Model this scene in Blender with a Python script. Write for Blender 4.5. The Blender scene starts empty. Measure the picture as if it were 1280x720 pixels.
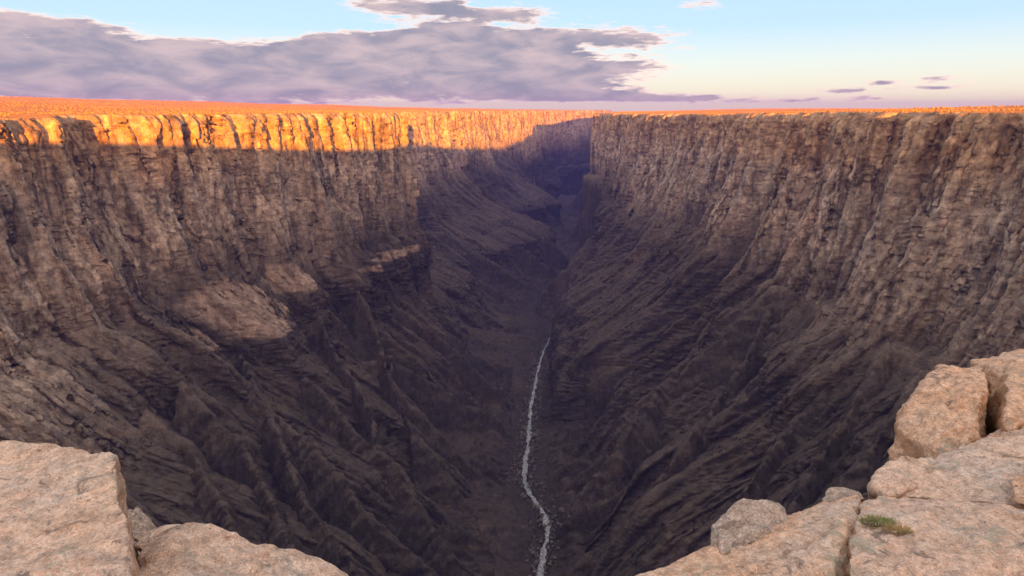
import bpy, bmesh, math, random, os
Q = float(os.environ.get('QUICK', '1'))     # mesh density, 1 = full
import numpy as np
from mathutils import Vector
R = math.radians
rng = np.random.RandomState(7)
sc = bpy.context.scene
COL = sc.collection

# ------------------------------------------------------------------ camera
F = 763.0                      # focal length in pixels of a 1280 wide frame
PITCH = math.atan(223/F)       # looking down into the canyon
CP, SP = math.cos(PITCH), math.sin(PITCH)
cam = bpy.data.cameras.new('camera'); camo = bpy.data.objects.new('camera', cam); COL.objects.link(camo)
camo.location = (0, 0, 0); camo.rotation_euler = (math.pi/2-PITCH, 0, 0)
cam.sensor_width = 36; cam.lens = 36*F/1280; cam.clip_start = 0.05; cam.clip_end = 200000
sc.camera = camo

def ray(px, py):
    a, b = (px-640)/F, (360-py)/F
    return np.array([a, CP+b*SP, -SP+b*CP])          # per unit of depth
def atz(px, py, z):
    r = ray(px, py); return r*(z/r[2])
def atd(px, py, d):
    return ray(px, py)*d

# ------------------------------------------------------------------ noise
def _perm(seed):
    r = np.random.RandomState(seed); p = r.permutation(256).astype(np.int32)
    return np.concatenate([p, p, p])
_G = np.array([[1,1,0],[-1,1,0],[1,-1,0],[-1,-1,0],[1,0,1],[-1,0,1],[1,0,-1],[-1,0,-1],
               [0,1,1],[0,-1,1],[0,1,-1],[0,-1,-1],[1,1,0],[-1,1,0],[0,-1,1],[0,-1,-1]], np.float32)
from concurrent.futures import ThreadPoolExecutor
POOL = ThreadPoolExecutor(4)
def _n3(x, y, z, p):
    f = np.float32
    xi = np.floor(x); yi = np.floor(y); zi = np.floor(z)
    xf = (x-xi).astype(f); yf = (y-yi).astype(f); zf = (z-zi).astype(f)
    xi = xi.astype(np.int32) & 255; yi = yi.astype(np.int32) & 255; zi = zi.astype(np.int32) & 255
    u = xf*xf*xf*(xf*(xf*6-15)+10); v = yf*yf*yf*(yf*(yf*6-15)+10); w = zf*zf*zf*(zf*(zf*6-15)+10)
    def g(ix, iy, iz, fx, fy, fz):
        h = p[p[p[xi+ix]+yi+iy]+zi+iz] & 15
        G = _G[h]
        return G[..., 0]*fx+G[..., 1]*fy+G[..., 2]*fz
    a = g(0,0,0,xf,yf,zf); a += u*(g(1,0,0,xf-1,yf,zf)-a)
    c = g(0,1,0,xf,yf-1,zf); c += u*(g(1,1,0,xf-1,yf-1,zf)-c)
    e = a+v*(c-a)
    a = g(0,0,1,xf,yf,zf-1); a += u*(g(1,0,1,xf-1,yf,zf-1)-a)
    c = g(0,1,1,xf,yf-1,zf-1); c += u*(g(1,1,1,xf-1,yf-1,zf-1)-c)
    return e+w*(a+v*(c-a)-e)
def _n2(x, y, p):
    f = np.float32
    xi = np.floor(x); yi = np.floor(y)
    xf = (x-xi).astype(f); yf = (y-yi).astype(f)
    xi = xi.astype(np.int32) & 255; yi = yi.astype(np.int32) & 255
    u = xf*xf*xf*(xf*(xf*6-15)+10); v = yf*yf*yf*(yf*(yf*6-15)+10)
    def g(ix, iy, fx, fy):
        h = p[p[xi+ix]+yi+iy] & 15
        return _G2X[h]*fx+_G2Y[h]*fy
    a = g(0,0,xf,yf); a += u*(g(1,0,xf-1,yf)-a)
    c = g(0,1,xf,yf-1); c += u*(g(1,1,xf-1,yf-1)-c)
    return (a+v*(c-a))*1.25
_a = np.arange(16)*math.pi/8+.13
_G2X = np.cos(_a).astype(np.float32); _G2Y = np.sin(_a).astype(np.float32)
def noise3(x, y, z, seed=0):
    p = _perm(seed)
    flat = np.ndim(z) == 0
    if flat: x, y = np.broadcast_arrays(x, y); x = x+np.float64(z)*.37; args = (x, y)
    else: args = np.broadcast_arrays(x, y, z)
    fn = _n2 if flat else _n3
    n = args[0].shape[0] if args[0].ndim else 0
    if args[0].size < 50000: return fn(*args, p)
    k = np.linspace(0, n, 17).astype(int)
    return np.concatenate(list(POOL.map(lambda i: fn(*[a[k[i]:k[i+1]] for a in args], p), range(16))), 0)
def fbm(x, y, z, o=4, seed=0, gain=.5):
    s = 0; a = 1; n = 0
    for i in range(o):
        s = s+a*noise3(x*2**i+i*7.3, y*2**i+i*3.1, z*2**i+i*5.7, seed+i); n += a; a *= gain
    return s/n
def ridged(x, y, z, o=3, seed=0, gain=.5):          # 1 on sharp crests, 0 in broad hollows
    s = 0; a = 1; n = 0
    for i in range(o):
        v = 1-np.abs(noise3(x*2**i+i*9.1, y*2**i+i*4.7, z*2**i+i*1.9, seed+i))*2
        s = s+a*v; n += a; a *= gain
    return s/n
def sstep(a, b, x):
    t = np.clip((x-a)/(b-a), 0, 1); return t*t*(3-2*t)

# ------------------------------------------------------------------ mesh helpers
def tag(o, label=None, cat=None, group=None, kind=None):
    if label: o['label'] = label
    if cat: o['category'] = cat
    if group: o['group'] = group
    if kind: o['kind'] = kind
    return o
def grid_obj(name, X, Y, Z, mat, flip=False, attrs=None, smooth=True):
    n, m = X.shape
    me = bpy.data.meshes.new(name)
    co = np.stack([X, Y, Z], -1).astype(np.float32).reshape(-1)
    i = np.arange(n*m).reshape(n, m)
    q = np.stack([i[:-1, :-1], i[1:, :-1], i[1:, 1:], i[:-1, 1:]], -1).reshape(-1, 4)
    if flip: q = q[:, ::-1]
    k = len(q)
    me.vertices.add(n*m); me.vertices.foreach_set('co', co)
    me.loops.add(k*4); me.loops.foreach_set('vertex_index', np.ascontiguousarray(q).astype(np.int32).reshape(-1))
    me.polygons.add(k); me.polygons.foreach_set('loop_start', np.arange(0, k*4, 4, dtype=np.int32))
    me.polygons.foreach_set('loop_total', np.full(k, 4, np.int32))
    me.polygons.foreach_set('use_smooth', np.full(k, smooth, bool))
    me.update(calc_edges=True)
    for nm, arr in (attrs or {}).items():
        a = me.attributes.new(nm, 'FLOAT', 'POINT'); a.data.foreach_set('value', arr.astype(np.float32).reshape(-1))
    me.materials.append(mat)
    o = bpy.data.objects.new(name, me); COL.objects.link(o)
    return o

# ------------------------------------------------------------------ node helpers
class NT:
    def __init__(s, tree): s.t = tree; s.n = tree.nodes; s.l = tree.links
    def node(s, typ, **kw):
        nd = s.n.new(typ)
        for k, v in kw.items(): setattr(nd, k, v)
        return nd
    def put(s, sock, v):
        if isinstance(v, bpy.types.NodeSocket): s.l.new(v, sock)
        else: sock.default_value = v
    def math(s, op, a, b=0.0, c=0.0, clamp=False):
        nd = s.node('ShaderNodeMath', operation=op, use_clamp=clamp)
        for i, v in enumerate((a, b, c)): s.put(nd.inputs[i], v)
        return nd.outputs[0]
    def vmath(s, op, a, b=(0, 0, 0)):
        nd = s.node('ShaderNodeVectorMath', operation=op)
        s.put(nd.inputs[0], a); s.put(nd.inputs[1], b); return nd.outputs[0]
    def mix(s, f, a, b, blend='MIX'):
        nd = s.node('ShaderNodeMix', data_type='RGBA', blend_type=blend, clamp_factor=True)
        s.put(nd.inputs[0], f); s.put(nd.inputs[6], a); s.put(nd.inputs[7], b); return nd.outputs[2]
    def noise(s, vec, scale, detail=4, rough=.5, dist=0.0, out=0):
        nd = s.node('ShaderNodeTexNoise'); s.put(nd.inputs['Vector'], vec)
        nd.inputs['Scale'].default_value = scale; nd.inputs['Detail'].default_value = detail
        nd.inputs['Roughness'].default_value = rough; nd.inputs['Distortion'].default_value = dist
        return nd.outputs[out]
    def rng(s, v, a, b, c=0.0, d=1.0, smooth=True):
        nd = s.node('ShaderNodeMapRange', interpolation_type='SMOOTHSTEP' if smooth else 'LINEAR')
        s.put(nd.inputs[0], v)
        for i, k in enumerate((a, b, c, d)): s.put(nd.inputs[i+1], k)
        return nd.outputs[0]
    def ramp(s, v, stops):
        nd = s.node('ShaderNodeValToRGB'); s.put(nd.inputs[0], v)
        e = nd.color_ramp.elements
        while len(e) < len(stops): e.new(.5)
        for k, (p, c) in zip(e, stops): k.position = p; k.color = (*c, 1)
        return nd.outputs[0]
def new_mat(name, rough=.9, spec=.25):
    m = bpy.data.materials.new(name); m.use_nodes = True
    t = NT(m.node_tree); b = m.node_tree.nodes['Principled BSDF']
    b.inputs['Roughness'].default_value = rough; b.inputs['Specular IOR Level'].default_value = spec
    return m, t, b
C4 = lambda r, g, b: (r, g, b, 1)

# canyon rock: stratigraphy by height, desert varnish in streaks, fresh pink scars
def canyon_mat():
    m, t, b = new_mat('canyon_rock', .95, .1)
    g = t.node('ShaderNodeNewGeometry'); P = g.outputs['Position']
    sx = t.node('ShaderNodeSeparateXYZ'); t.put(sx.inputs[0], P); z = sx.outputs[2]
    big = t.noise(P, 1/260, 3, .55)
    blk = t.noise(P, 1/45, 5, .6, .6)
    fin = t.noise(P, 1/9, 5, .65)
    mp = t.node('ShaderNodeMapping'); t.put(mp.inputs[0], P); mp.inputs['Scale'].default_value = (1, 1, .12)
    st = t.noise(mp.outputs[0], 1/16, 5, .6, .3)
    mp2 = t.node('ShaderNodeMapping'); t.put(mp2.inputs[0], P); mp2.inputs['Scale'].default_value = (.25, .25, 1.6)
    bed = t.noise(mp2.outputs[0], 1/26, 4, .6)
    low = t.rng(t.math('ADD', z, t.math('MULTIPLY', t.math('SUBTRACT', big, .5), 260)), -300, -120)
    low = t.math('ADD', low, t.math('MULTIPLY', t.rng(t.math('ADD', sx.outputs[1], t.math('MULTIPLY', big, 300)), 950, 620), t.math('MULTIPLY', t.rng(z, -400, -240), t.rng(sx.outputs[0], 100, -100))), 0.0, True)  # near left wall made lighter, painting in its extra skylight
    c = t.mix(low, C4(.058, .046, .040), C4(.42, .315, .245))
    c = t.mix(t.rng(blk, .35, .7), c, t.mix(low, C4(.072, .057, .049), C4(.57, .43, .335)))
    c = t.mix(t.math('MULTIPLY', t.rng(bed, .5, .72), t.rng(low, 0, 1, .08, .5)), c, C4(.40, .30, .23))
    c = t.mix(t.math('MULTIPLY', t.rng(st, .50, .66), .7), c, C4(.085, .066, .058))
    c = t.mix(t.math('MULTIPLY', t.rng(t.noise(P, 1/120, 4, .6), .55, .7), t.rng(low, 0, 1, .1, .5)), c, C4(.50, .31, .21))
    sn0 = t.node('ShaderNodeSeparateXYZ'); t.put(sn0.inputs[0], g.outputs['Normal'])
    crest_light = t.math('MULTIPLY', t.rng(sn0.outputs[2], .35, .62), t.rng(z, -585, -500))  # skylight on upturned crests, painted into the colour
    crest_light = t.math('MULTIPLY', crest_light, t.rng(fin, .35, .6, .7, 1.0))
    c = t.mix(t.math('MULTIPLY', crest_light, t.rng(low, 0, 1, .55, .3)), c, C4(.115, .090, .074))
    at = t.node('ShaderNodeAttribute', attribute_name='scar')
    c = t.mix(t.math('MULTIPLY', at.outputs['Fac'], t.rng(st, .3, .6, .95, .45)), c, C4(.50, .35, .27))
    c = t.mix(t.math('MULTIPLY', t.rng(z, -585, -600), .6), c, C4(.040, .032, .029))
    vm = t.node('ShaderNodeMapping'); t.put(vm.inputs[0], t.vmath('ADD', P, t.vmath('MULTIPLY', t.noise(P, 1/20, 3, .6, 0, 1), (9, 9, 9)))); vm.inputs['Scale'].default_value = (1/7, 1/7, 1/20)
    vo = t.node('ShaderNodeTexVoronoi'); t.put(vo.inputs['Vector'], vm.outputs[0]); vo.inputs['Scale'].default_value = 1
    vs = t.node('ShaderNodeSeparateColor'); t.put(vs.inputs[0], vo.outputs['Color'])
    c = t.mix(t.rng(low, 0, 1, .45, 1.0), c, t.mix(1.0, c, t.rng(vs.outputs[0], 0, 1, .74, 1.26, False), 'MULTIPLY'))
    dark = t.rng(fin, .3, .7, .58, 1.32)
    c = t.mix(t.rng(low, 0, 1, .5, 1.0), c, t.mix(1.0, c, dark, 'MULTIPLY'))
    sun_tint = t.math('MULTIPLY', t.rng(t.math('ADD', z, t.math('MULTIPLY', big, 60)), -75, -15), .75)  # sunset orange of the lit rim, tinted into the rock colour
    c = t.mix(sun_tint, c, t.mix(1.0, c, C4(1.06, .90, .68), 'MULTIPLY'))
    # rim soil and scrub where the ground is flat
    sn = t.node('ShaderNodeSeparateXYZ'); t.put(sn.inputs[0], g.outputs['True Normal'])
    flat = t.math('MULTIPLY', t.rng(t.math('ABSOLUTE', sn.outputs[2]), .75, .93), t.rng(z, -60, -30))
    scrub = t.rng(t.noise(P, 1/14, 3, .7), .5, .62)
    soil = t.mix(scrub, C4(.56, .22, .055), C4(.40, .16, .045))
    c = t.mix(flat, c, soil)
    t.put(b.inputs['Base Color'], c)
    h = t.math('ADD', t.math('MULTIPLY', t.noise(P, 1/7, 6, .7), 4.0), t.math('MULTIPLY', st, 5.0))
    h = t.math('ADD', h, t.math('MULTIPLY', bed, t.rng(low, 0, 1, .4, 3.0)))
    h = t.math('ADD', h, t.math('MULTIPLY', vs.outputs[1], 1.1))
    bp = t.node('ShaderNodeBump'); bp.inputs['Strength'].default_value = 1; bp.inputs['Distance'].default_value = 1.6
    t.put(bp.inputs['Height'], h); t.put(b.inputs['Normal'], bp.outputs[0])
    return m
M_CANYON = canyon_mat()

# ------------------------------------------------------------------ canyon walls
DEP = 600.0
DS = np.array([0, 60, 130, 230, 340, 450, 600, 640.])
def section_table(rows):
    ys = np.array([r[0] for r in rows], float); T = np.array([r[1] for r in rows], float)
    return ys, T
def base_x(tab, y, d):
    ys, T = tab
    y, d = np.broadcast_arrays(y, d)
    j = np.clip(np.searchsorted(ys, y)-1, 0, len(ys)-2)
    fy = np.clip((y-ys[j])/(ys[j+1]-ys[j]), 0, 1)
    k = np.clip(np.searchsorted(DS, d)-1, 0, len(DS)-2)
    fd = np.clip((d-DS[k])/(DS[k+1]-DS[k]), 0, 1)
    a = T[j, k]*(1-fd)+T[j, k+1]*fd; b = T[j+1, k]*(1-fd)+T[j+1, k+1]*fd
    return a*(1-fy)+b*fy+bend(y)*sstep(230, 480, d)
LEFT = section_table([   # d =   0    60   130   230   340   450   600  640
    (-400, [-640, -634, -625, -600, -490, -240, -70, -40]),
    (300,  [-600, -594, -584, -555, -430, -200, -48, -30]),
    (650,  [-545, -539, -529, -500, -375, -172, -30, -15]),
    (735,  [-502, -496, -486, -462, -342, -158, -25, -10]),
    (775,  [-548, -540, -528, -500, -385, -190, -35, -10]),
    (840,  [-450, -444, -435, -412, -310, -142, -18, 0]),
    (900,  [-420, -414, -405, -382, -285, -130, -12, 5]),
    (1100, [-322, -317, -309, -290, -220, -98, -5, 10]),
    (1300, [-228, -224, -217, -202, -152, -62, 5, 20]),
    (1335, [-320, -316, -310, -296, -246, -140, -5, 15]),
    (1400, [-450, -445, -438, -412, -330, -200, 0, 20]),
    (1600, [-430, -425, -418, -388, -300, -130, 60, 80]),
    (1760, [-402, -397, -388, -355, -255, -70, 115, 135]),
    (2050, [-330, -325, -316, -285, -185, -10, 135, 150]),
    (2600, [-165, -161, -153, -128, -50,  90,  180, 195]),
    (2660, [-255, -251, -243, -215, -130, 50, 180, 195]),
    (3100, [-80,  -76,  -68,  -44,  25,   150,  235, 255]),
    (3160, [-130, -126, -118, -94, -20, 100,  220, 250]),
    (3800, [192,  196,  204,  222,  250,  290,  340, 350]),
    (3900, [60,   65,   75,   95,  130,  170,  240, 250]),
    (4400, [240,  245,  255,  270,  300,  340,  390, 410]),
    (5200, [700,  705,  715,  735,  760,  780,  800, 810]),
    (8500, [1700, 1710, 1720, 1740, 1760, 1780, 1800, 1810])])
RIGHT = section_table([
    (-400, [420,  414,  405,  380,  300,  170,  75, 55]),
    (300,  [450,  444,  432,  402,  300,  162,  68, 48]),
    (560,  [470,  464,  452,  420,  315,  168,  66, 48]),
    (900,  [440,  434,  422,  392,  300,  160,  64, 46]),
    (960,  [437,  431,  419,  388,  298,  158,  64, 46]),
    (1005, [530,  522,  508,  474,  380,  215,  84, 60]),
    (1085, [440,  433,  420,  388,  296,  156,  66, 48]),
    (1200, [428,  420,  406,  374,  286,  150,  66, 50]),
    (1255, [470,  462,  448,  416,  320,  176,  72, 54]),
    (1400, [430,  422,  408,  372,  288,  148,  70, 55]),
    (1560, [425,  417,  403,  363,  290,  130,   58, 34]),
    (1680, [408,  401,  390,  355,  290,  215,   155, 140]),
    (1900, [372,  366,  356,  332,  285,  235,   190, 175]),
    (2400, [288,  285,  281,  270,  255,  240,   220, 205]),
    (2470, [400,  396,  390,  378,  362,  338,   290, 270]),
    (3000, [520,  516,  505,  485,  455,  415,   350, 330]),
    (3700, [600,  595,  585,  560,  525,  490,  440, 420]),
    (4300, [760,  755,  745,  730,  710,  690,  660, 650]),
    (5200, [1250, 1240, 1230, 1210, 1190, 1170, 1150, 1140]),
    (8500, [2200, 2190, 2180, 2160, 2140, 2120, 2100, 2090])])

riv_px = [(640,900),(668,790),(674,728),(679,690),(686,665),(680,640),(665,622),(655,603),(656,580),(660,560),(662,530),(664,505),(668,485),(672,465),(676,448),(680,438)]
rp = np.array([atz(px, py, -DEP) for px, py in riv_px])
rp = np.concatenate([rp, [[135, 1700, -DEP], [175, 2000, -DEP], [205, 2500, -DEP], [280, 3000, -DEP], [330, 3400, -DEP], [400, 4000, -DEP], [1000, 5200, -DEP]]])
def bend(y): return -105*np.sin((y-1600)/880*2*math.pi)*sstep(1580, 1800, y)*sstep(5000, 3500, y)
def river_x(y): return np.interp(y, rp[:, 1], rp[:, 0])+bend(y)
def hit(tab, px, py, side):
    r = ray(px, py)
    s = np.linspace(300, 5000, 9000)
    P = r[None]*s[:, None]
    X = base_x(tab, P[:, 1], -8-P[:, 2])
    inside = (P[:, 0] < X) if side < 0 else (P[:, 0] > X)
    inside |= P[:, 2] < -600
    k = np.argmax(inside)
    return s[k]
def crest(tab, side, pts, pull=.9):
    out = []
    for i, (px, py) in enumerate(pts):
        s = hit(tab, px, py, side)
        f = 1-(1-pull)*min(1, (i+.25)/1.5)
        out.append(ray(px, py)*s*f)
    out = np.array(out)
    o = np.argsort(out[:, 2]); return out[o]

LC = [  # (crest pixels from top to bottom, pull towards the viewer, flank steepness)
    ([(300,455),(345,545),(382,640),(430,700),(480,760)], .86, 1.5),
    ([(337,365),(380,480),(440,545),(500,597),(569,707)], .88, 1.8),
    ([(400,400),(430,470),(470,560),(520,640)], .93, 2.0),
    ([(490,455),(514,543),(560,600),(590,650),(620,710)], .91, 2.0),
    ([(258,435),(317,502),(367,547),(420,600),(470,660)], .90, 1.8),
    ([(225,485),(292,560),(345,650),(380,720)], .88, 1.8),
    ([(15,350),(83,427),(167,518),(233,575),(300,680)], .84, 1.4),
    ([(5,440),(80,520),(170,640),(230,720)], .86, 1.5),
    ([(130,330),(190,400),(250,500)], .94, 2.2),
    ([(440,350),(470,420),(500,500)], .95, 2.5),
]
RC = [
    ([(890,405),(869,445),(820,500),(775,560),(747,604)], .88, 1.6),
    ([(990,330),(958,390),(884,530),(820,615),(771,671)], .86, 1.5),
    ([(1110,390),(1061,457),(990,540),(927,622),(880,700)], .86, 1.6),
    ([(1235,260),(1170,350),(1110,440),(1050,540),(990,640)], .86, 1.5),
    ([(1300,300),(1220,390),(1150,480),(1080,590)], .86, 1.5),
    ([(1160,200),(1100,290),(1060,350),(1010,420)], .93, 2.2),
    ([(1060,220),(1030,290),(1000,330)], .95, 2.4),
]

def FOOT(y, side):
    if side < 0: return 268-40*sstep(700, 300, y)+150*sstep(1310, 1400, y)
    return 285+230*sstep(880, 1080, y)*sstep(1750, 1600, y)+0*y
def blocks(w_, h_, y, z, seed):
    a = y/w_+.35*noise3(y/(w_*5), z/(w_*9), 0, seed); c = np.floor(a)
    r1 = np.modf(np.abs(np.sin(c*12.9898+seed)*43758.5))[0]
    e = z/(h_*(.6+.9*r1))+r1*7+.2*noise3(y/w_, z/h_, 0, seed+1); k = np.floor(e)
    return np.modf(np.abs(np.sin(c*3.17+k*78.233+seed)*24634.6))[0]-.5+.25*(r1-.5)
def wall(name, tab, side, crests, zr, seed):
    # samples along the canyon, denser near the viewer
    ys = np.concatenate([np.linspace(-400, 250, int(160*Q))[:-1], 250*np.exp(np.linspace(0, math.log(8000/250), int(1750*Q)))])
    ds = np.linspace(0, 1, int(760*Q))**1.02*625
    Y, D = np.meshgrid(ys, ds, indexing='ij')
    Z = -D
    wy = Y+24*fbm(Y/260, Z/260, 3.1, 2, seed)+5*fbm(Y/45, Z/90, 1.1, 2, seed+5)
    B = base_x(tab, Y+26*fbm(Y/140, Z/260, 0, 3, seed+9), D+14*fbm(Y/150, Z/140, 5, 3, seed+11))
    B = B*(-side)               # make "towards the river" positive
    cov = sstep(0, 320, D)
    top = 1-sstep(40, 260, D)
    # large buttresses and gullies
    B = B+(20+30*cov)*(ridged(wy/165, Z/1500, .3, 1, seed+21)-.6)
    B = B+(22+16*cov)*(ridged(wy/66, Z/900, .7, 1, seed+23)-.55)
    if side > 0:       # ribs whose near faces catch the low sun
        q = (wy/125+.25*noise3(Y/90, Z/400, 0, seed+29)) % 1
        B = B+sstep(1350, 1700, Y)*top*26*(np.minimum(1-q, q*9)-.45)
    # below the foot of the cliff the sheet steps back behind the fins
    B = B-(18+42*sstep(600, 1000, Y))*sstep(FOOT(Y, side)+5, FOOT(Y, side)+120, D)
    # fluting and joints
    # blocky ledges: vertical joints give stepped columns, beds give benches
    mid = 1-.5*sstep(300, 480, D)
    B = B+mid*(8*blocks(24, 170, wy, Z, seed+71)+4.5*blocks(9, 60, wy, Z, seed+73)+2.4*blocks(4.2, 18, Y, Z, seed+75))
    crk = np.clip(ridged(wy/40, Z/700, 0, 1, seed+81), 0, 1)**7*17+np.clip(ridged(wy/15, Z/330, 0, 1, seed+83), 0, 1)**6*8
    B = B-crk*mid
    bed = fbm(Z/34+.4*fbm(Y/300, 0, 0, 2, seed+2), Y/900, 0, 3, seed+51)
    B = B+2.2*(1-.6*cov)*np.sign(bed)*np.sqrt(np.abs(bed))
    # bench at the foot of the great cliff
    bz = -(FOOT(Y, side)-18+35*fbm(Y/260, 0, 2, 3, seed+55))
    B = B+9*sstep(4, -10, Z-bz)-3*sstep(30, 0, np.abs(Z-bz-10))
    lim = river_x(Y)*(-side)-9-3*fbm(Y/30, 0, 0, 2, seed+57)-np.clip(600-D, 0, 250)*.16
    L0 = lim-35; B = np.where(B > L0, L0+35*(1-np.exp(-np.maximum(B-L0, 0)/35)), B)
    B = B-7*np.exp(-D/5.0)                                 # rounded rim
    X = B*(-side)
    rim = zr(Y[:, :1])+3*fbm(Y[:, :1]/120, 0, 0, 3, seed+63)
    Zw = rim+Z; Yj = Y
    # weather the surface along its own normal, in grooves that run down the fall line
    prof = base_x(tab, Y, D)*(-side); arc = D*(1+.25*np.clip((D-230)/370, 0, 1))
    def groove(sc_y, stretch, o, sd, kind=ridged):
        p = (B-prof)/sc_y
        return kind(p, wy/sc_y, arc/(sc_y*stretch), o, sd)
    def disp(X, Yj, Zw, h):
        P = np.stack([X, Yj, Zw], -1)
        n = np.cross(np.gradient(P, axis=0), np.gradient(P, axis=1))
        n /= np.linalg.norm(n, axis=-1, keepdims=True)+1e-9
        if (n[..., 0]*(-side)).mean() < 0: n = -n
        P = P+n*(h*np.minimum(1, D/12))[..., None]
        return P[..., 0], P[..., 1], P[..., 2]
    low = sstep(200, 400, D)
    X, Yj, Zw = disp(X, Yj, Zw, 8*(groove(34, 6, 1, seed+41)-.6))
    h = 6*(groove(14, 9, 2, seed+43)-.55)+(1.7+1*top)*fbm(X/17, Yj/17, Zw/20, 3, seed+45)
    h = h+3.4*(groove(5.5, 8, 2, seed+49)-.5)+1.5*fbm(X/5, Yj/5, Zw/6, 3, seed+53, .6)
    X, Yj, Zw = disp(X, Yj, Zw, h)
    # scars of fresh pink rock under the cliff foot
    sc_ = np.zeros_like(X)
    for (px, py, rx, ry) in (SCARS if side < 0 else []):
        s = hit(tab, px, py, side); p = ray(px, py)*s
        q = ((Y-p[1])/rx)**2+((Z-p[2])/ry)**2+1.1*fbm(Y/40, Z/22, 4, 4, seed+71)
        sc_ = np.maximum(sc_, sstep(1.25, .55, q))
    # plateau outward from the rim
    od = np.concatenate([np.array([0.]), 2.5*np.exp(np.linspace(0, math.log(9000/2.5), 170))])
    od = od[1:][::-1]
    PX = X[:, :1]+side*od[None]
    PY = np.repeat(Yj[:, :1], len(od), 1)
    PZ = rim+plateau(PX, PY, od[None], side)
    X = np.concatenate([PX, X], 1); Yj = np.concatenate([PY, Yj], 1); Zw = np.concatenate([PZ, Zw], 1)
    sc_ = np.concatenate([np.zeros_like(PX), sc_], 1)
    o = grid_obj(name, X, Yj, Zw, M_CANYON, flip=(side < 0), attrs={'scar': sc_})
    return tag(o, kind='structure')
SCARS = [(302, 378, 52, 40), (352, 340, 60, 22), (480, 318, 110, 9), (235, 420, 8, 18)]

def SHADE_RIDGE(x, y):
    # unseen hills added behind and beside the viewer to cast shade
    h = 16*np.exp(-((x-15)/75)**2-((y+120)/55)**2)
    h = np.maximum(h, 15*sstep(-120, -420, x)*sstep(-700, -300, y))
    h = np.maximum(h, 44*sstep(440, 560, x)*sstep(160, -120, y)*sstep(-1600, -500, y))
    h = np.maximum(h, 85*sstep(680, 900, x)*sstep(330, 60, y)*sstep(-1600, -500, y))
    return h
def plateau(x, y, o, side):
    rough = 1.6*fbm(x/30, y/30, 0, 4, 81)*np.minimum(1, o/20)
    roll = 9*fbm(x/420, y/420, 0, 3, 83)*sstep(20, 600, o)*(1 if side < 0 else .4)
    if side < 0:
        rise = (22+36*sstep(500, 1400, y))*sstep(-100, 2200, o)*sstep(7500, 2500, y)
    else:
        rise = 14*sstep(0, 900, o)*sstep(1500, 2500, y)+SHADE_RIDGE(x, y)+12*np.exp(-((x-780)/300)**2-((y-880)/380)**2)+22*sstep(400, 3000, o)*sstep(1200, 2600, y)*sstep(.60, .42, x/np.maximum(y, 1))
    return rough+roll+rise
zl = lambda y: np.full_like(y, -6.0)-5*sstep(900, 500, y)
zrt = lambda y: -6-6*sstep(600, 2000, y)
wall('canyon_wall_left', LEFT, -1, LC, zl, 100)
wall('canyon_wall_right', RIGHT, 1, RC, zrt, 300)

# the rim the viewer stands on
def near_rim():
    xs = np.sinh(np.linspace(-7.2, 7.2, 620)); xs = xs/np.abs(xs).max()*560
    ds = np.concatenate([np.linspace(0, 8, 60)[:-1], np.linspace(8, 610, 260)])
    X, D = np.meshgrid(xs, ds, indexing='ij')
    rim = -.32*np.abs(X)+1.0+4.6*np.exp(-((X-6)/4.0)**2)+.9*np.exp(-((X+2.3)/2.2)**2)
    far = sstep(6, 60, np.abs(X)+D)
    Y = rim+.22*D+far*(10*(ridged(X/60, D/200, 0, 2, 201)-.8)+3*fbm(X/12, D/18, 0, 3, 203))
    Y = Y+(.5*fbm(X/1.3, D/1.6, 0, 3, 205)-.4)*sstep(0, 3, D)-.8*np.exp(-D/1.2)
    Z = -3.0-D
    od = 1.2*np.exp(np.linspace(0, math.log(9000/1.2), 120))[::-1]
    PX = X[:, :1]*(1+od[None]/300); PY = Y[:, :1]-od[None]
    PZ = -3.0+.25*fbm(PX/2, PY/2, 0, 3, 207)*np.minimum(1, od[None]/4)+8*sstep(30, 900, od)[None]*np.ones_like(PX) \
         + SHADE_HILL(PX, PY)
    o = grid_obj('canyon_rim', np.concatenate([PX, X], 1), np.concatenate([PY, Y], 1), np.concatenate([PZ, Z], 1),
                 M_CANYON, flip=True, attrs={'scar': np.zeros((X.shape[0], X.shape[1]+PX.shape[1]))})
    tag(o, kind='structure')
def SHADE_HILL(x, y):
    return SHADE_RIDGE(x, y)
near_rim()

# ------------------------------------------------------------------ canyon floor and river
def floor_mat():
    m, t, b = new_mat('canyon_floor', .95, .1)
    P = t.node('ShaderNodeNewGeometry').outputs['Position']
    c = t.mix(t.rng(t.noise(P, 1/14, 6, .7), .35, .7), C4(.035, .03, .027), C4(.09, .072, .06))
    t.put(b.inputs['Base Color'], c)
    bp = t.node('ShaderNodeBump'); bp.inputs['Distance'].default_value = 3
    t.put(bp.inputs['Height'], t.noise(P, 1/6, 6, .7)); t.put(b.inputs['Normal'], bp.outputs[0])
    return m
def inv_depth(tab, side, X, Y):
    """depth below the rim at which the mean canyon profile passes over (x, y)"""
    d = np.linspace(0, 640, 65); out = np.empty_like(X)
    for i in range(X.shape[0]):
        y = Y[i, 0]; xs = base_x(tab, np.full(65, y), d)*(-side)
        out[i] = np.interp(X[i]*(-side), np.maximum.accumulate(xs+np.arange(65)*1e-3), d)
    return out
def crest3(tab, side, px, py):
    """where the line of sight meets the mean profile"""
    return ray(px, py)*hit(tab, px, py, side)
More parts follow.
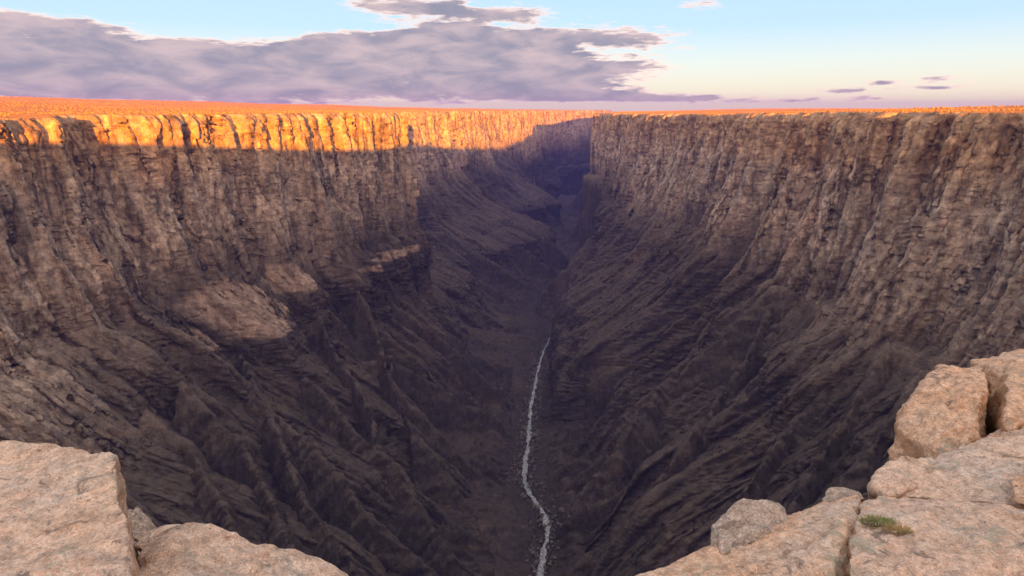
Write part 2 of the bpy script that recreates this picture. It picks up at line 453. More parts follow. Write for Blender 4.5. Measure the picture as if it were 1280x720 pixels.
def slopes():
    ny, nx = int(1150*Q), int(1000*Q)
    ys = 230*np.exp(np.linspace(0, math.log(4200/230), ny)); us = np.linspace(-1, 1, nx)
    Y, U = np.meshgrid(ys, us, indexing='ij')
    rx = river_x(ys); rx = np.convolve(np.pad(rx, 6, 'edge'), np.ones(13)/13, 'valid')[:, None]
    u = 430*U*np.abs(U)**.15; X = rx+u; au = np.abs(u)
    H = np.full_like(X, -620.); G1 = np.zeros_like(X); G2 = np.zeros_like(X)
    for side, tab, crests, seed in ((-1, LEFT, LC, 700), (1, RIGHT, RC, 800)):
        wx = X+10*fbm(X/90, Y/90, 0, 3, seed); wy = Y+12*fbm(X/110, Y/110, 7, 3, seed+3)
        dc = inv_depth(tab, side, wx, Y)
        foot = FOOT(Y, side)
        q = np.clip((dc-foot+25)/(600-foot), 0, 1)
        relief = (235*np.sin(np.pi*np.clip(q*.93+.02, 0, 1))**.8+8)*(.35+.65*sstep(900, 300, foot-285))
        relief = relief*(1-.45*sstep(760, 520, Y))
        relief = relief*(1-.85*sstep(.68, .98, q))
        # procedural fins, uneven in spacing, height and length
        ph = (wy+.30*au*1.0)/138+.5*noise3(Y/230, 0*Y, 3.3, seed+5)
        cell = np.floor(ph); fr = ph-cell-.5
        rnd = np.modf(np.abs(np.sin(cell*12.9898+side*3.1)*43758.5))[0]
        crest_d = dc-8+relief*(.0+.38*rnd)
        f = np.abs(fr)*138
        A = -(crest_d+f*2.5)
        ph2 = (wy+.38*au)/54+.4*noise3(Y/70, 0*Y, 5.3, seed+7); c2 = np.floor(ph2); f2 = np.abs(ph2-c2-.5)*54
        r2 = np.modf(np.abs(np.sin(c2*7.77+side)*24634.6))[0]
        A2 = -(dc+relief*(.50+.40*r2)+f2*2.9)
        gul = -(dc+relief*1.0)
        dist = f
        h = np.maximum(A, np.maximum(A2, gul))
        for ci, (pts, pull, k) in enumerate(crests):
            P = np.array([crest3(tab, side, *p) for p in pts])
            uc = np.abs(P[:, 0]-river_x(P[:, 1])); o = np.argsort(uc); uc = uc[o]; P = P[o]
            if uc[-1]-uc[0] < 20: continue
            i0, i1 = np.searchsorted(ys, [P[:, 1].min()-160, P[:, 1].max()+160]); S_ = slice(i0, i1)
            a = au[S_]; onside = (u[S_]*side > 0)
            yc = np.interp(a, uc, P[:, 1])+7*fbm(a/60, ci*3.3+0*a, 0, 3, seed+11)
            zc = -dc[S_]*1.0
            zc = np.interp(a, uc, P[:, 2])+14+7*fbm(a/28, ci*5.1+0*a, 0, 4, seed+12)
            zc = zc-np.clip(uc[0]-a, 0, None)*1.2-np.clip(a-uc[-1], 0, None)*.2
            dy = np.abs(wy[S_]-yc)
            S = zc-(np.sqrt(dy*dy+16)-4)*(2.3+.35*(k-1.5))
            S = np.where(onside, S, -999)
            better = S > h[S_]
            h[S_] = np.maximum(h[S_], S); d0 = dist[S_]; d0[better] = dy[better]
        h = np.where(u*side > 0, h, -999)
        h = np.minimum(h, -foot+42+8*fbm(X/30, Y/30, 0, 3, seed+15))
        m = h > H
        H = np.maximum(H, h)
        G1 = np.where(m, wy+.32*au, G1); G2 = np.where(m, au*1.3, G2)
    # the river bed at the bottom of the V
    talus = -DEP-4+np.clip(au-9, 0, 500)*.28+7*fbm(X/34, Y/34, 0, 5, 405, .6)*sstep(5, 30, au)
    k = 9.0; t = np.clip(.5+.5*(H-talus)/k, 0, 1); H = talus*(1-t)+H*t+k*t*(1-t)
    H = H*sstep(5, 22, au)+(1-sstep(5, 22, au))*np.minimum(H, -DEP-4)
    X0, Y0 = X, Y
    def disp(X, Y, Z, h):
        P = np.stack([X, Y, Z], -1)
        n = np.cross(np.gradient(P, axis=0), np.gradient(P, axis=1)); n /= np.linalg.norm(n, axis=-1, keepdims=True)+1e-9
        n *= np.sign(n[..., 2:3]+1e-9)
        P = P+n*(h*sstep(4, 30, au))[..., None]
        return P[..., 0], P[..., 1], P[..., 2]
    X, Y, Z = disp(X, Y, H, 5.5*(ridged(G1/21, G2/190, 0, 2, 601)-.55)+2.0*fbm(G1/26, G2/70, H/90, 3, 603))
    X, Y, Z = disp(X, Y, Z, 4.2*(ridged(G1/8, G2/70, 0, 2, 605)-.5)+2.2*(ridged(X0/11, Y0/11, H/30, 2, 606)-.5)+.9*fbm(X0/4.5, Y0/4.5, H/6, 3, 607)+2.0*blocks(13, 60, G1, G2, 609)+1.2*blocks(5, 24, G1, G2, 611))
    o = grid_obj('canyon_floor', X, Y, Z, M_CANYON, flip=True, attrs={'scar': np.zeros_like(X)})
    tag(o, kind='structure')
slopes()
ys = np.concatenate([np.linspace(-400, 260, 60)[:-1], np.linspace(260, 8000, 300)]); us = np.linspace(-1, 1, 80)
Yf, U = np.meshgrid(ys, us, indexing='ij')
Xf = river_x(Yf)+U*700
tag(grid_obj('ground', Xf, Yf, np.full_like(Xf, -DEP-30.)+np.abs(U)*6, floor_mat(), flip=True), kind='structure')

def river_mat():
    m, t, b = new_mat('river_water', .25, .5)
    P = t.node('ShaderNodeNewGeometry').outputs['Position']
    foam = t.math('MULTIPLY', t.rng(t.noise(P, 1/3.0, 7, .75, 1.5), .44, .58), t.rng(t.noise(P, 1/38, 4, .6), .38, .55, .35, 1.0))
    t.put(b.inputs['Base Color'], t.mix(foam, C4(.06, .065, .07), C4(.27, .265, .29)))
    t.put(b.inputs['Roughness'], t.rng(foam, 0, 1, .15, .7))
    bp = t.node('ShaderNodeBump'); bp.inputs['Distance'].default_value = .6
    t.put(bp.inputs['Height'], t.noise(P, 1/3, 5, .6)); t.put(b.inputs['Normal'], bp.outputs[0])
    return m
yr = np.linspace(250, 1640, 1100); ur = np.linspace(-1, 1, 13)
Yr, Ur = np.meshgrid(yr, ur, indexing='ij')
wid = 4.8+7.0*fbm(Yr/45, 0, 0, 3, 411)+4.5*fbm(Yr/13, Ur*.7, 0, 3, 412)
wid = np.maximum(wid, 1.6)*.82*(1-.6*sstep(1100, 1600, Yr))
cx = river_x(yr); kk = np.ones(25)/25; cx = np.convolve(np.pad(cx, 12, 'edge'), kk, 'valid')[:, None]
Xr = cx+Ur*wid+3*fbm(Yr/28, 0, 0, 2, 413)+1.2*fbm(Yr/8, Ur, 0, 2, 415)
Zr = np.full_like(Xr, -DEP-.2)+.25*fbm(Xr/4, Yr/4, 0, 3, 417)
tag(grid_obj('river', Xr, Yr, Zr, river_mat(), flip=True), kind='structure')

# ------------------------------------------------------------------ foreground rocks
def granite_mat(name, base, warm, grey, orange=.35):
    m, t, b = new_mat(name, .88, .25)
    P = t.node('ShaderNodeNewGeometry').outputs['Position']
    c = t.mix(t.rng(t.noise(P, 2.2, 4, .6, .4), .35, .65), C4(*base), C4(*warm))
    c = t.mix(t.math('MULTIPLY', t.rng(t.noise(P, 1.1, 5, .65, .8), .50, .66), .85), c, C4(*grey))
    c = t.mix(t.math('MULTIPLY', t.rng(t.noise(t.vmath('ADD', P, (9, 3, 1)), 3.1, 5, .65, .8), .54, .68), orange), c, C4(.50, .23, .10))
    # mineral grains
    v = t.node('ShaderNodeTexVoronoi'); t.put(v.inputs['Vector'], P); v.inputs['Scale'].default_value = 130
    sv = t.node('ShaderNodeSeparateColor'); t.put(sv.inputs[0], v.outputs['Color'])
    c = t.mix(t.math('MULTIPLY', t.rng(sv.outputs[0], .80, .86), .4), c, C4(.2, .14, .12))
    c = t.mix(t.math('MULTIPLY', t.rng(sv.outputs[1], .70, .8), .55), c, C4(.72, .60, .52))
    c = t.mix(t.math('MULTIPLY', t.rng(sv.outputs[2], .70, .8), .40), c, C4(.58, .30, .18))
    c = t.mix(1.0, c, t.rng(t.noise(P, 16, 6, .75), .3, .7, .62, 1.28), 'MULTIPLY')
    c = t.mix(t.math('MULTIPLY', t.rng(t.noise(t.vmath('ADD', P, (4, 8, 2)), 7, 6, .7, 1.2), .57, .66), .7), c, C4(.13, .10, .09))
    c = t.mix(t.math('MULTIPLY', t.rng(t.noise(t.vmath('ADD', P, (1, 6, 7)), 2.6, 9, .78, .3), .57, .63), .6), c, C4(.25, .27, .22))
    sd = t.node('ShaderNodeSeparateXYZ'); t.put(sd.inputs[0], t.node('ShaderNodeNewGeometry').outputs['Normal'])
    c = t.mix(t.math('MULTIPLY', t.rng(sd.outputs[2], .62, .15), t.rng(t.noise(P, 5, 6, .7), .38, .6, .25, .85)), c, C4(.42, .235, .14))
    c = t.mix(t.math('MULTIPLY', t.rng(t.noise(t.vmath('ADD', P, (7, 1, 3)), 11, 8, .8), .60, .64), .75), c, C4(.10, .085, .075))
    t.put(b.inputs['Base Color'], c)
    h = t.math('ADD', t.math('MULTIPLY', t.noise(P, 22, 6, .75), .03), t.math('MULTIPLY', t.noise(P, 6, 5, .65, .5), .06))
    h = t.math('ADD', h, t.math('MULTIPLY', v.outputs['Distance'], .004))
    bp = t.node('ShaderNodeBump'); bp.inputs['Strength'].default_value = 1; bp.inputs['Distance'].default_value = 1.1
    t.put(bp.inputs['Height'], h); t.put(b.inputs['Normal'], bp.outputs[0])
    return m
M_PINK = granite_mat('pink_granite', (.58, .42, .34), (.62, .44, .34), (.50, .44, .40))
M_ORANGE = granite_mat('orange_granite', (.58, .345, .22), (.60, .40, .28), (.52, .42, .36), .6)
M_GREY = granite_mat('grey_granite', (.36, .30, .27), (.42, .33, .28), (.30, .28, .27), .15)
M_DARK = granite_mat('dark_granite', (.30, .23, .19), (.34, .25, .20), (.22, .20, .19), .2)

def rock(name, hulls, mat, label, cat, voxel=.02, amp=.03, seed=0, soft=4, layer=0.0, group=None, cracks=()):
    """union of convex pieces, fused by remeshing, worn by noise"""
    bm = bmesh.new()
    for pts in hulls:
        vs = [bm.verts.new(p) for p in pts]
        r = bmesh.ops.convex_hull(bm, input=vs)
        junk = [g for g in r['geom_interior'] if isinstance(g, bmesh.types.BMVert)]
        bmesh.ops.delete(bm, geom=junk, context='VERTS')
    me = bpy.data.meshes.new(name); bm.to_mesh(me); bm.free()
    tmp = bpy.data.objects.new(name+'_tmp', me); COL.objects.link(tmp)
    md = tmp.modifiers.new('r', 'REMESH'); md.mode = 'VOXEL'; md.voxel_size = voxel
    ms = tmp.modifiers.new('s', 'SMOOTH'); ms.iterations = soft; ms.factor = .6
    dg = bpy.context.evaluated_depsgraph_get(); dg.update()
    ev = tmp.evaluated_get(dg); out = bpy.data.meshes.new_from_object(ev)
    COL.objects.unlink(tmp); bpy.data.objects.remove(tmp); bpy.data.meshes.remove(me)
    n = len(out.vertices); co = np.empty(n*3, np.float32); out.vertices.foreach_get('co', co); co = co.reshape(-1, 3)
    nn = np.empty(n*3, np.float32); out.vertex_normals.foreach_get('vector', nn); nn = nn.reshape(-1, 3)
    x, y, z = co[:, 0], co[:, 1], co[:, 2]
    s = seed*3.7
    d = amp*2.2*fbm(x*1.1+s, y*1.1, z*1.1, 3, 501+seed)
    d = d+amp*.9*(ridged(x*3+s, y*3, z*3, 3, 511+seed)-.6)
    d = d+amp*.55*fbm(x*9+s, y*9, z*9, 4, 521+seed, .7)-amp*.5*sstep(.55, .8, ridged(x*4+s, y*4, z*5.5, 2, 551+seed))*sstep(-.1, .3, fbm(x*1.3, y*1.3, z*1.3+s, 2, 561))
    if layer:      # parallel weathered foliation
        q = (x*.5+z*1.0-y*.2)*9+1.5*fbm(x*2, y*2, z*2, 2, 531+seed)
        d = d+layer*(np.abs((q % 1)-.5)*2-.5)
    for (a, b_, w, dep) in cracks:          # cracks: a wandering line cut into the surface
        a = np.array(a); b_ = np.array(b_); ab = b_-a
        cw = co+.06*np.stack([fbm(x*5, y*5, z*5, 3, 541), fbm(x*5, y*5, z*5, 3, 542), fbm(x*5, y*5, z*5, 3, 543)], 1)*2
        tt = np.clip(((cw-a)@ab)/(ab@ab), 0, 1)
        ds = np.linalg.norm((cw-a)-tt[:, None]*ab, axis=1)
        d = d-dep*np.exp(-(ds/w)**2)
    co = co+nn*(d-.010*sstep(.15, .45, fbm(x*16+s, y*16, z*16, 2, 571)))[:, None]
    org = co.mean(0); org[2] = co[:, 2].min()
    co = co-org
    out.vertices.foreach_set('co', co.reshape(-1).astype(np.float32))
    out.polygons.foreach_set('use_smooth', np.ones(len(out.polygons), bool))
    out.materials.clear(); out.materials.append(mat); out.update(); out.name = name
    o = bpy.data.objects.new(name, out); o.location = org; COL.objects.link(o)
    return tag(o, label, cat, group)
def slab(top, thick, shrink=0.0, lean=(0, 0)):
    """convex piece from a ring of top points and its copy lower down"""
    top = np.array(top); c = top.mean(0)
    low = c+(top-c)*(1-shrink)+np.array([lean[0], lean[1], 0]); low[:, 2] = top[:, 2]-thick
    return np.concatenate([top, low])

# --- left: the big flat-topped block
zt = -1.50
rock('granite_block', [slab([atz(-260, 545, zt-.10), atz(0, 549, zt), atz(60, 553, zt), atz(96, 566, zt), atz(146, 566, zt), atz(168, 700, zt-.03), atz(178, 800, zt), atz(150, 1000, zt), atz(-600, 1000, zt)], 1.9, -.02, (.05, .02))],
     M_PINK, 'large pale pink granite block with flat speckled top, at the lower left edge', 'rock', .015, .030, 1, 3)
rock('granite_ledge', [
    slab([atz(168, 690, -1.95), atz(200, 665, -1.98), atz(235, 653, -1.93), atz(285, 660, -1.95), atz(330, 675, -2.0), atz(395, 694, -2.1), atz(440, 712, -2.2), atz(520, 800, -2.3), atz(150, 850, -1.9)], 1.4, 0, (0, -.1)),
    [atz(160, 672, -2.02), atz(205, 655, -1.96), atz(240, 648, -1.90), atz(290, 664, -1.94), atz(240, 690, -1.93), atz(180, 700, -1.9), atz(240, 690, -2.8)]],
     M_PINK, 'low rounded pink granite ledge with curved edge just right of the big flat block', 'rock', .013, .034, 2, 4, .010)
rock('granite_shard', [slab([atd(150, 640, 3.5), atd(172, 634, 3.7), atd(196, 655, 3.6), atd(190, 690, 3.3), atd(150, 700, 3.2)], 1.6)],
     M_DARK, 'small brown rock wedged behind the flat block and the low ledge', 'rock', .022, .03, 3, 3, .01)
# --- right: the tall cracked blocks
rock('cracked_boulder', [
    [atd(1108, 585, 5.2), atd(1118, 535, 5.2), atd(1160, 478, 5.5), atd(1176, 458, 5.7), atd(1228, 458, 5.6), atd(1230, 500, 5.0), atd(1228, 540, 4.8), atd(1196, 580, 4.6),
     atd(1150, 590, 4.9), atd(1170, 470, 7.0), atd(1228, 465, 7.0), atd(1120, 640, 6.0), atd(1220, 660, 5.2), atd(1230, 700, 7)]],
     M_ORANGE, 'tall rounded orange boulder left of the vertical crack at the right edge', 'rock', .020, .06, 4, 3,
     cracks=[(atd(1165, 520, 4.95), atd(1205, 578, 4.65), .025, .06), (atd(1180, 468, 5.5), atd(1190, 510, 5.1), .02, .05)])
rock('cracked_boulder', [
    [atd(1254, 462, 5.5), atd(1256, 520, 4.9), atd(1256, 545, 4.75), atd(1300, 515, 4.8), atd(1380, 470, 5.2), atd(1210, 448, 6.8), atd(1262, 434, 6.4), atd(1420, 418, 6.5), atd(1420, 520, 5.4),
     atd(1260, 640, 5.3), atd(1420, 640, 5.6), atd(1250, 600, 7), atd(1420, 500, 8)]],
     M_ORANGE, 'orange rounded boulder right of the vertical crack, highest rock at the right edge', 'rock', .024, .06, 5, 3)
rock('rock_slab', [
    slab([atd(1190, 582, 4.75), atd(1232, 548, 4.95), atd(1290, 515, 5.2), atd(1420, 470, 5.4), atd(1420, 640, 3.6), atd(1262, 632, 3.9), atd(1180, 625, 4.0), atd(1098, 618, 4.05), atd(1120, 596, 4.4)], 1.1)],
     M_PINK, 'sloping pinkish slab below the cracked boulders at the right', 'rock', .017, .035, 6, 3, .008, None,)
rock('small_boulder', [
    [atd(1086, 610, 4.1), atd(1098, 585, 4.3), atd(1130, 570, 4.5), atd(1172, 571, 4.6), atd(1182, 590, 4.4), atd(1150, 606, 4.1), atd(1110, 622, 3.95), atd(1130, 650, 4.5), atd(1090, 650, 4.5)]],
     M_PINK, 'small rounded pink boulder at the left foot of the tall cracked boulder', 'rock', .018, .03, 7, 3, .008)
rock('small_boulder', [
    [atd(1029, 628, 4.7), atd(1034, 612, 4.8), atd(1052, 607, 4.9), atd(1075, 610, 4.9), atd(1085, 622, 4.7), atd(1040, 650, 4.7), atd(1090, 650, 5), atd(1060, 620, 5.3)]],
     M_GREY, 'tiny grey stone peeping over the top of the sloping orange slab', 'rock', .018, .02, 8, 3)
rock('rock_slab', [
    slab([atd(1078, 612, 4.1), atd(1060, 618, 4.15), atd(1000, 650, 3.9), atd(880, 700, 3.5), atd(785, 722, 3.3), atd(700, 790, 2.9), atd(700, 1000, 2.2), atd(1040, 1000, 2.1), atd(1040, 720, 3.0), atd(1051, 660, 3.45), atd(1069, 628, 3.8)], 1.6, .05)],
     M_ORANGE, 'smooth orange slab sloping down to the abyss, left of the jagged crack', 'rock', .016, .034, 9, 3,
     cracks=[(atd(1060, 640, 3.6), atd(985, 690, 3.3), .02, .05), (atd(985, 690, 3.3), atd(900, 730, 3.0), .02, .03)])
rock('rock_slab', [
    slab([atd(1078, 624, 3.95), atd(1100, 617, 4.0), atd(1180, 627, 3.9), atd(1262, 634, 3.75), atd(1420, 660, 3.3), atd(1420, 1000, 2.1), atd(1052, 1000, 2.1), atd(1054, 720, 2.95), atd(1064, 665, 3.4)], 1.3, .02)],
     M_PINK, 'broad speckled pink slab in the lower right corner, right of the jagged crack', 'rock', .015, .038, 10, 3, .008)
rock('boulder', [
    [atd(884, 692, 3.55), atd(892, 655, 3.65), atd(915, 629, 3.8), atd(950, 624, 3.85), atd(974, 636, 3.85), atd(980, 656, 3.75), atd(955, 672, 3.5), atd(905, 694, 3.4), atd(930, 700, 4.0), atd(900, 710, 3.9), atd(965, 680, 4.1)]],
     M_GREY, 'grey weathered boulder perched on the edge of the orange slab', 'rock', .014, .035, 11, 2, .02)
rock('small_boulder', [
    [atd(1262, 628, 3.7), atd(1260, 600, 3.9), atd(1276, 588, 4.0), atd(1330, 580, 4.1), atd(1350, 640, 3.6), atd(1290, 636, 3.55), atd(1300, 600, 4.5)]],
     M_ORANGE, 'small orange rock cut off by the right edge, resting on the pink slabs', 'rock', .018, .03, 12, 3)

# grass in the crack
def grass(name, px, py, d, n, spread, hgt, mat, label, seed):
    r = random.Random(seed); bm = bmesh.new(); c = atd(px, py, d)
    for i in range(n):
        a = r.uniform(0, 6.28); q = r.random()**.6*spread
        bx = Vector((math.cos(a)*q*1.6, math.sin(a)*q*.7, -.02))
        l = Vector((math.cos(a)*.7+r.gauss(0, .3), math.sin(a)*.5+r.gauss(0, .3), 1.0)).normalized()
        h = hgt*r.uniform(.5, 1.1); w = .0028
        s = Vector((-l.y, l.x, 0)).normalized()*w if abs(l.x)+abs(l.y) > 1e-3 else Vector((w, 0, 0))
        pr = None
        for k in range(4):
            f = k/3; p = bx+l*h*f+Vector((l.x, l.y, -.4))*h*f*f*.5; ww = s*(1-f*.95)
            v = (bm.verts.new(p-ww), bm.verts.new(p+ww))
            if pr: bm.faces.new((pr[0], pr[1], v[1], v[0]))
            pr = v
    me = bpy.data.meshes.new(name); bm.to_mesh(me); bm.free(); me.materials.append(mat)
    o = bpy.data.objects.new(name, me); o.location = c; COL.objects.link(o)
    tag(o, label, 'plant')
def leaf_mat(name, a, b_):
    m, t, b = new_mat(name, .7, .3)
    P = t.node('ShaderNodeNewGeometry').outputs['Position']
    t.put(b.inputs['Base Color'], t.mix(t.rng(t.noise(P, 30, 3), .35, .65), C4(*a), C4(*b_)))
    return m
grass('grass_tuft', 1097, 650, 3.45, 650, .06, .032, leaf_mat('green_grass', (.12, .14, .045), (.22, .20, .09)), 'small green grass tuft growing in a hollow of the pink slab', 3)
grass('dry_grass_tuft', 1122, 660, 3.35, 420, .05, .03, leaf_mat('dry_grass', (.30, .20, .08), (.22, .16, .07)), 'brownish dry grass tuft just right of the green one', 4)

# ------------------------------------------------------------------ scrub on the plateau
def scrub():
    r = np.random.RandomState(5)
    me = bpy.data.meshes.new('scrub')
    b = bmesh.new(); bmesh.ops.create_icosphere(b, subdivisions=1, radius=1)
    V0 = np.array([v.co[:] for v in b.verts]); F0 = np.array([[v.index for v in f.verts] for f in b.faces]); b.free()
    pts = []
    dg = bpy.context.evaluated_depsgraph_get()
    for nm, n in (('canyon_wall_left', 42000), ('canyon_wall_right', 24000)):
        ob = bpy.data.objects[nm]; sgn = -1 if 'left' in nm else 1
        tab = LEFT if sgn < 0 else RIGHT
        y = 450+r.rand(n)**1.3*4600; o_ = 14+r.rand(n)**1.7*2600
        x = base_x(tab, y, 0*y)+sgn*o_
        keep = fbm(x[:, None]/120, y[:, None]/120, 0, 3, 91)[:, 0] > -.15
        for xx, yy in zip(x[keep], y[keep]):
            ok, loc, nr, _ = ob.ray_cast((xx, yy, 400), (0, 0, -1))
            if ok and nr.z > .8 and loc.z > -30: pts.append(loc[:])
    pts = np.array(pts); n = len(pts)
    sc_ = r.uniform(.8, 1.8, (n, 1, 1))*np.array([[[1, 1, .85]]])*r.uniform(.8, 1.2, (n, 1, 3))
    V = V0[None]*(1+.35*(r.rand(n, len(V0), 1)-.5))*sc_+pts[:, None]+np.array([0, 0, .5])
    Fc = (F0[None]+np.arange(n)[:, None, None]*len(V0)).reshape(-1, 3)
    me.vertices.add(n*len(V0)); me.vertices.foreach_set('co', V.astype(np.float32).reshape(-1))
    k = len(Fc); me.loops.add(3*k); me.loops.foreach_set('vertex_index', Fc.astype(np.int32).reshape(-1))
    me.polygons.add(k); me.polygons.foreach_set('loop_start', np.arange(0, 3*k, 3, dtype=np.int32)); me.polygons.foreach_set('loop_total', np.full(k, 3, np.int32))
    me.update(calc_edges=True)
    m, t, b = new_mat('dry_scrub', .9, .1)
    t.put(b.inputs['Base Color'], t.mix(t.rng(t.noise(t.node('ShaderNodeNewGeometry').outputs['Position'], .05, 3), .4, .6), C4(.55, .22, .05), C4(.42, .18, .05)))
    me.materials.append(m); o = bpy.data.objects.new('scrub', me); COL.objects.link(o); tag(o, 'low dry scrub scattered over the plateau beyond the canyon rim', 'scrub', kind='stuff')
def bank_boulders():
    r = np.random.RandomState(9); n = 2600
    b = bmesh.new(); bmesh.ops.create_icosphere(b, subdivisions=1, radius=1)
    V0 = np.array([v.co[:] for v in b.verts]); F0 = np.array([[v.index for v in f.verts] for f in b.faces]); b.free()
    fl = bpy.data.objects['canyon_floor']; pts = []; sz = []
    y = 480+r.rand(n)**1.1*1150; off = (3.5+np.abs(r.normal(0, 10, n)))*np.sign(r.rand(n)-.5)
    for yy, xo, q in zip(y, off, r.rand(n)):
        ok, loc, nr, _ = fl.ray_cast((float(river_x(yy))+xo, yy, -400), (0, 0, -1))
        if ok and loc.z < -560: pts.append((loc[0], loc[1], max(loc[2], -DEP-.4))); sz.append(.7+3.2*q**4)
    pts = np.array(pts); n = len(pts); sz = np.array(sz)[:, None, None]
    V = V0[None]*(1+.5*(r.rand(n, len(V0), 1)-.5))*sz*r.uniform(.7, 1.3, (n, 1, 3))+pts[:, None]
    Fc = (F0[None]+np.arange(n)[:, None, None]*len(V0)).reshape(-1, 3)
    me = bpy.data.meshes.new('boulder_field'); me.from_pydata(V.reshape(-1, 3).tolist(), [], Fc.tolist()); me.update()
    m, t, b = new_mat('bank_boulders', .85, .2)
    t.put(b.inputs['Base Color'], t.mix(t.rng(t.noise(t.node('ShaderNodeNewGeometry').outputs['Position'], .35, 3), .4, .6), C4(.05, .042, .038), C4(.13, .11, .10)))
    me.materials.append(m); o = bpy.data.objects.new('boulder_field', me); COL.objects.link(o)
    tag(o, 'small boulders strewn along both banks of the river', 'boulders', kind='stuff')
bpy.context.view_layer.update()
bank_boulders()
scrub()

# ------------------------------------------------------------------ haze
def haze():
    bm = bmesh.new(); bmesh.ops.create_cube(bm, size=1)
    me = bpy.data.meshes.new('haze'); bm.to_mesh(me); bm.free()
    o = bpy.data.objects.new('haze', me); COL.objects.link(o)
    o.scale = (42000, 26000, 760); o.location = (0, 0, -240)
    m = bpy.data.materials.new('haze'); m.use_nodes = True; nt = m.node_tree; nt.nodes.clear()
    ou = nt.nodes.new('ShaderNodeOutputMaterial'); v = nt.nodes.new('ShaderNodeVolumePrincipled')
    v.inputs['Color'].default_value = (.20, .20, .74, 1); v.inputs['Density'].default_value = HAZE
    v.inputs['Anisotropy'].default_value = .1
    nt.links.new(v.outputs[0], ou.inputs['Volume']); me.materials.append(m)
    tag(o, kind='stuff')
HAZE = 7e-5
if HAZE: haze()

# ------------------------------------------------------------------ sky and sun
SUN_EL, SUN_AZ = R(3.2), R(172)        # azimuth clockwise from +Y: behind the viewer, to the right
w = bpy.data.worlds.new('World'); sc.world = w; w.use_nodes = True
t = NT(w.node_tree); t.n.clear()
out = t.node('ShaderNodeOutputWorld'); bg = t.node('ShaderNodeBackground'); t.put(out.inputs[0], bg.outputs[0])
sky = t.node('ShaderNodeTexSky', sky_type='NISHITA'); sky.sun_disc = False
sky.sun_elevation = SUN_EL; sky.sun_rotation = SUN_AZ; sky.altitude = 2400; sky.dust_density = 1.5; sky.ozone_density = 1.5
tc = t.node('ShaderNodeTexCoord'); D = tc.outputs['Generated']
s = t.node('ShaderNodeSeparateXYZ'); t.put(s.inputs[0], D)
DEG = 57.2958
az = t.math('MULTIPLY', t.math('ARCTAN2', s.outputs[0], s.outputs[1]), DEG)
el = t.math('MULTIPLY', t.math('ARCSINE', s.outputs[2]), DEG)
cv = t.node('ShaderNodeCombineXYZ'); t.put(cv.inputs[0], az); t.put(cv.inputs[1], t.math('MULTIPLY', el, 5.5)); t.put(cv.inputs[2], 0.0)
def blob(a, e, ra, re, amp):
    q = t.math('ADD', t.math('POWER', t.math('ABSOLUTE', t.math('DIVIDE', t.math('SUBTRACT', az, a), ra)), 2.0),
               t.math('POWER', t.math('ABSOLUTE', t.math('DIVIDE', t.math('SUBTRACT', el, e), re)), 2.0))
    return t.math('MULTIPLY', t.math('EXPONENT', t.math('MULTIPLY', q, -1.0)), amp)
def px2(px, py):
    r = ray(px, py); return math.degrees(math.atan2(r[0], r[1])), math.degrees(math.atan2(r[2], math.hypot(r[0], r[1])))
SKYBLOBS = [(40,80,14,2.6,.62),(170,85,10,2.2,.56),(310,92,12,2.3,.56),(430,70,9,2.6,.46),(560,60,10,3.0,.48),(650,75,9,2.6,.50),(760,95,6,1.6,.44),(640,112,10,1.1,.40),
            (60,28,7,.7,.50),(760,45,6,.7,.52),(470,8,6,.9,.40),(600,12,7,.9,.35),(790,121,14,.42,.50),(1195,99,3.2,.35,.40),(1170,110,2.6,.25,.42),(1100,103,1.5,.25,.42),(1060,113,1.8,.25,.46),(1010,112,1.3,.2,.42),(870,5,2.5,.6,.45),(980,125,12,.35,.36),
            (340,22,9,1.2,-.45),(230,38,8,.9,-.30),(330,74,3,.4,-.18),(480,92,3,.35,-.2)]
cov = 0.0
for (px, py, ra, re, am) in SKYBLOBS:
    a, e = px2(px, py); cov = t.math('ADD', cov, blob(a, e, ra, re, am))
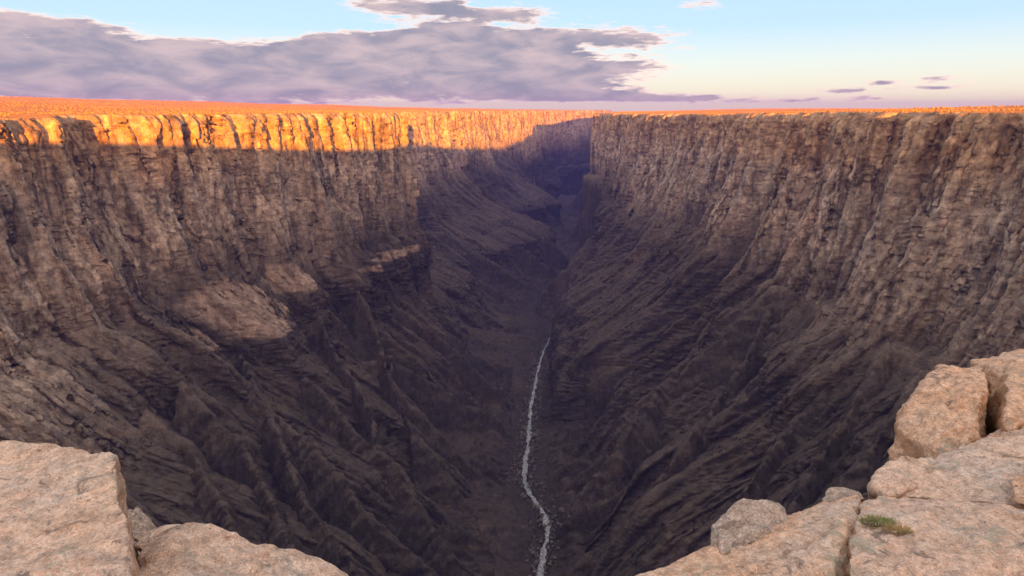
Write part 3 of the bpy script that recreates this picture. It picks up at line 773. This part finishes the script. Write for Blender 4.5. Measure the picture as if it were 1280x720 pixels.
# bright clouds added above the frame to light the walls from overhead
high = t.math('MULTIPLY', t.rng(el, 12, 30), .42)
cov = t.math('ADD', cov, high)
n1 = t.math('ADD', t.math('MULTIPLY', t.noise(cv.outputs[0], .11, 12, .66, .3), 1.5), -.25)
n1 = t.math('ADD', n1, t.math('MULTIPLY', t.math('SUBTRACT', t.noise(cv.outputs[0], .5, 8, .62, .2), .5), .75))
dens = t.math('ADD', t.math('SUBTRACT', n1, .86), cov)
mask = t.rng(dens, -.13, .13)
thick = t.rng(dens, -.02, .20)
n2 = t.noise(t.vmath('MULTIPLY', t.vmath('ADD', cv.outputs[0], (5, 2.2, 0)), (1, .6, 1)), .20, 9, .58, .4)
CL_DARK = C4(2.7, 2.25, 2.9); CL_LIT = C4(7.4, 5.7, 4.9)
cloud = t.mix(thick, CL_LIT, t.mix(t.rng(n2, .32, .70), C4(1.9, 1.95, 2.5), C4(4.1, 3.3, 3.4)))
skyc = sky.outputs[0]
SKYG = t.ramp(t.math('DIVIDE', el, 30), [(0, (1.0, .86, .62)), (.05, (1.0, .94, .72)), (.13, (.84, .92, .86)), (.22, (.56, .79, .97)), (1, (.22, .45, .85))])
SKYM = t.mix(1.0, SKYG, C4(7.7, 7.7, 7.7), 'MULTIPLY')
# warm afterglow round the sun, behind the viewer
gl = t.node('ShaderNodeVectorMath', operation='DOT_PRODUCT'); t.put(gl.inputs[0], D)
gl.inputs[1].default_value = (math.sin(SUN_AZ), math.cos(SUN_AZ), .10)
glow = t.math('MULTIPLY', t.rng(gl.outputs['Value'], -.1, 1.0), t.rng(el, 75, 8))
skyc = t.mix(.75, skyc, SKYM)
skyc = t.mix(t.math('MULTIPLY', glow, .92), skyc, C4(15, 8.5, 4.6))
cloud = t.mix(t.rng(el, 14, 35), cloud, C4(12.4, 10.9, 9.3))  # bright warm colour for the added overhead clouds
fin = t.mix(1.0, t.mix(mask, skyc, cloud), C4(.8, .8, .8), 'MULTIPLY')
t.put(bg.inputs['Color'], fin); bg.inputs['Strength'].default_value = .05

sl = bpy.data.lights.new('sun', 'SUN'); sl.energy = 5.0; sl.angle = R(.5); sl.color = (1.0, .35, .004)
so = bpy.data.objects.new('sun', sl); COL.objects.link(so)
dirv = Vector((math.sin(SUN_AZ)*math.cos(SUN_EL), math.cos(SUN_AZ)*math.cos(SUN_EL), math.sin(SUN_EL)))
so.rotation_euler = dirv.to_track_quat('Z', 'Y').to_euler()

sc.view_settings.view_transform = 'Standard'; sc.view_settings.look = 'None'
sc.view_settings.gamma = 1; sc.view_settings.use_curve_mapping = False; sc.view_settings.exposure = 2.12
sc.cycles.use_denoising = True
try: sc.cycles.denoiser = 'OPENIMAGEDENOISE'
except Exception: pass
sc.cycles.max_bounces = 6; sc.cycles.diffuse_bounces = 4; sc.cycles.volume_bounces = 1
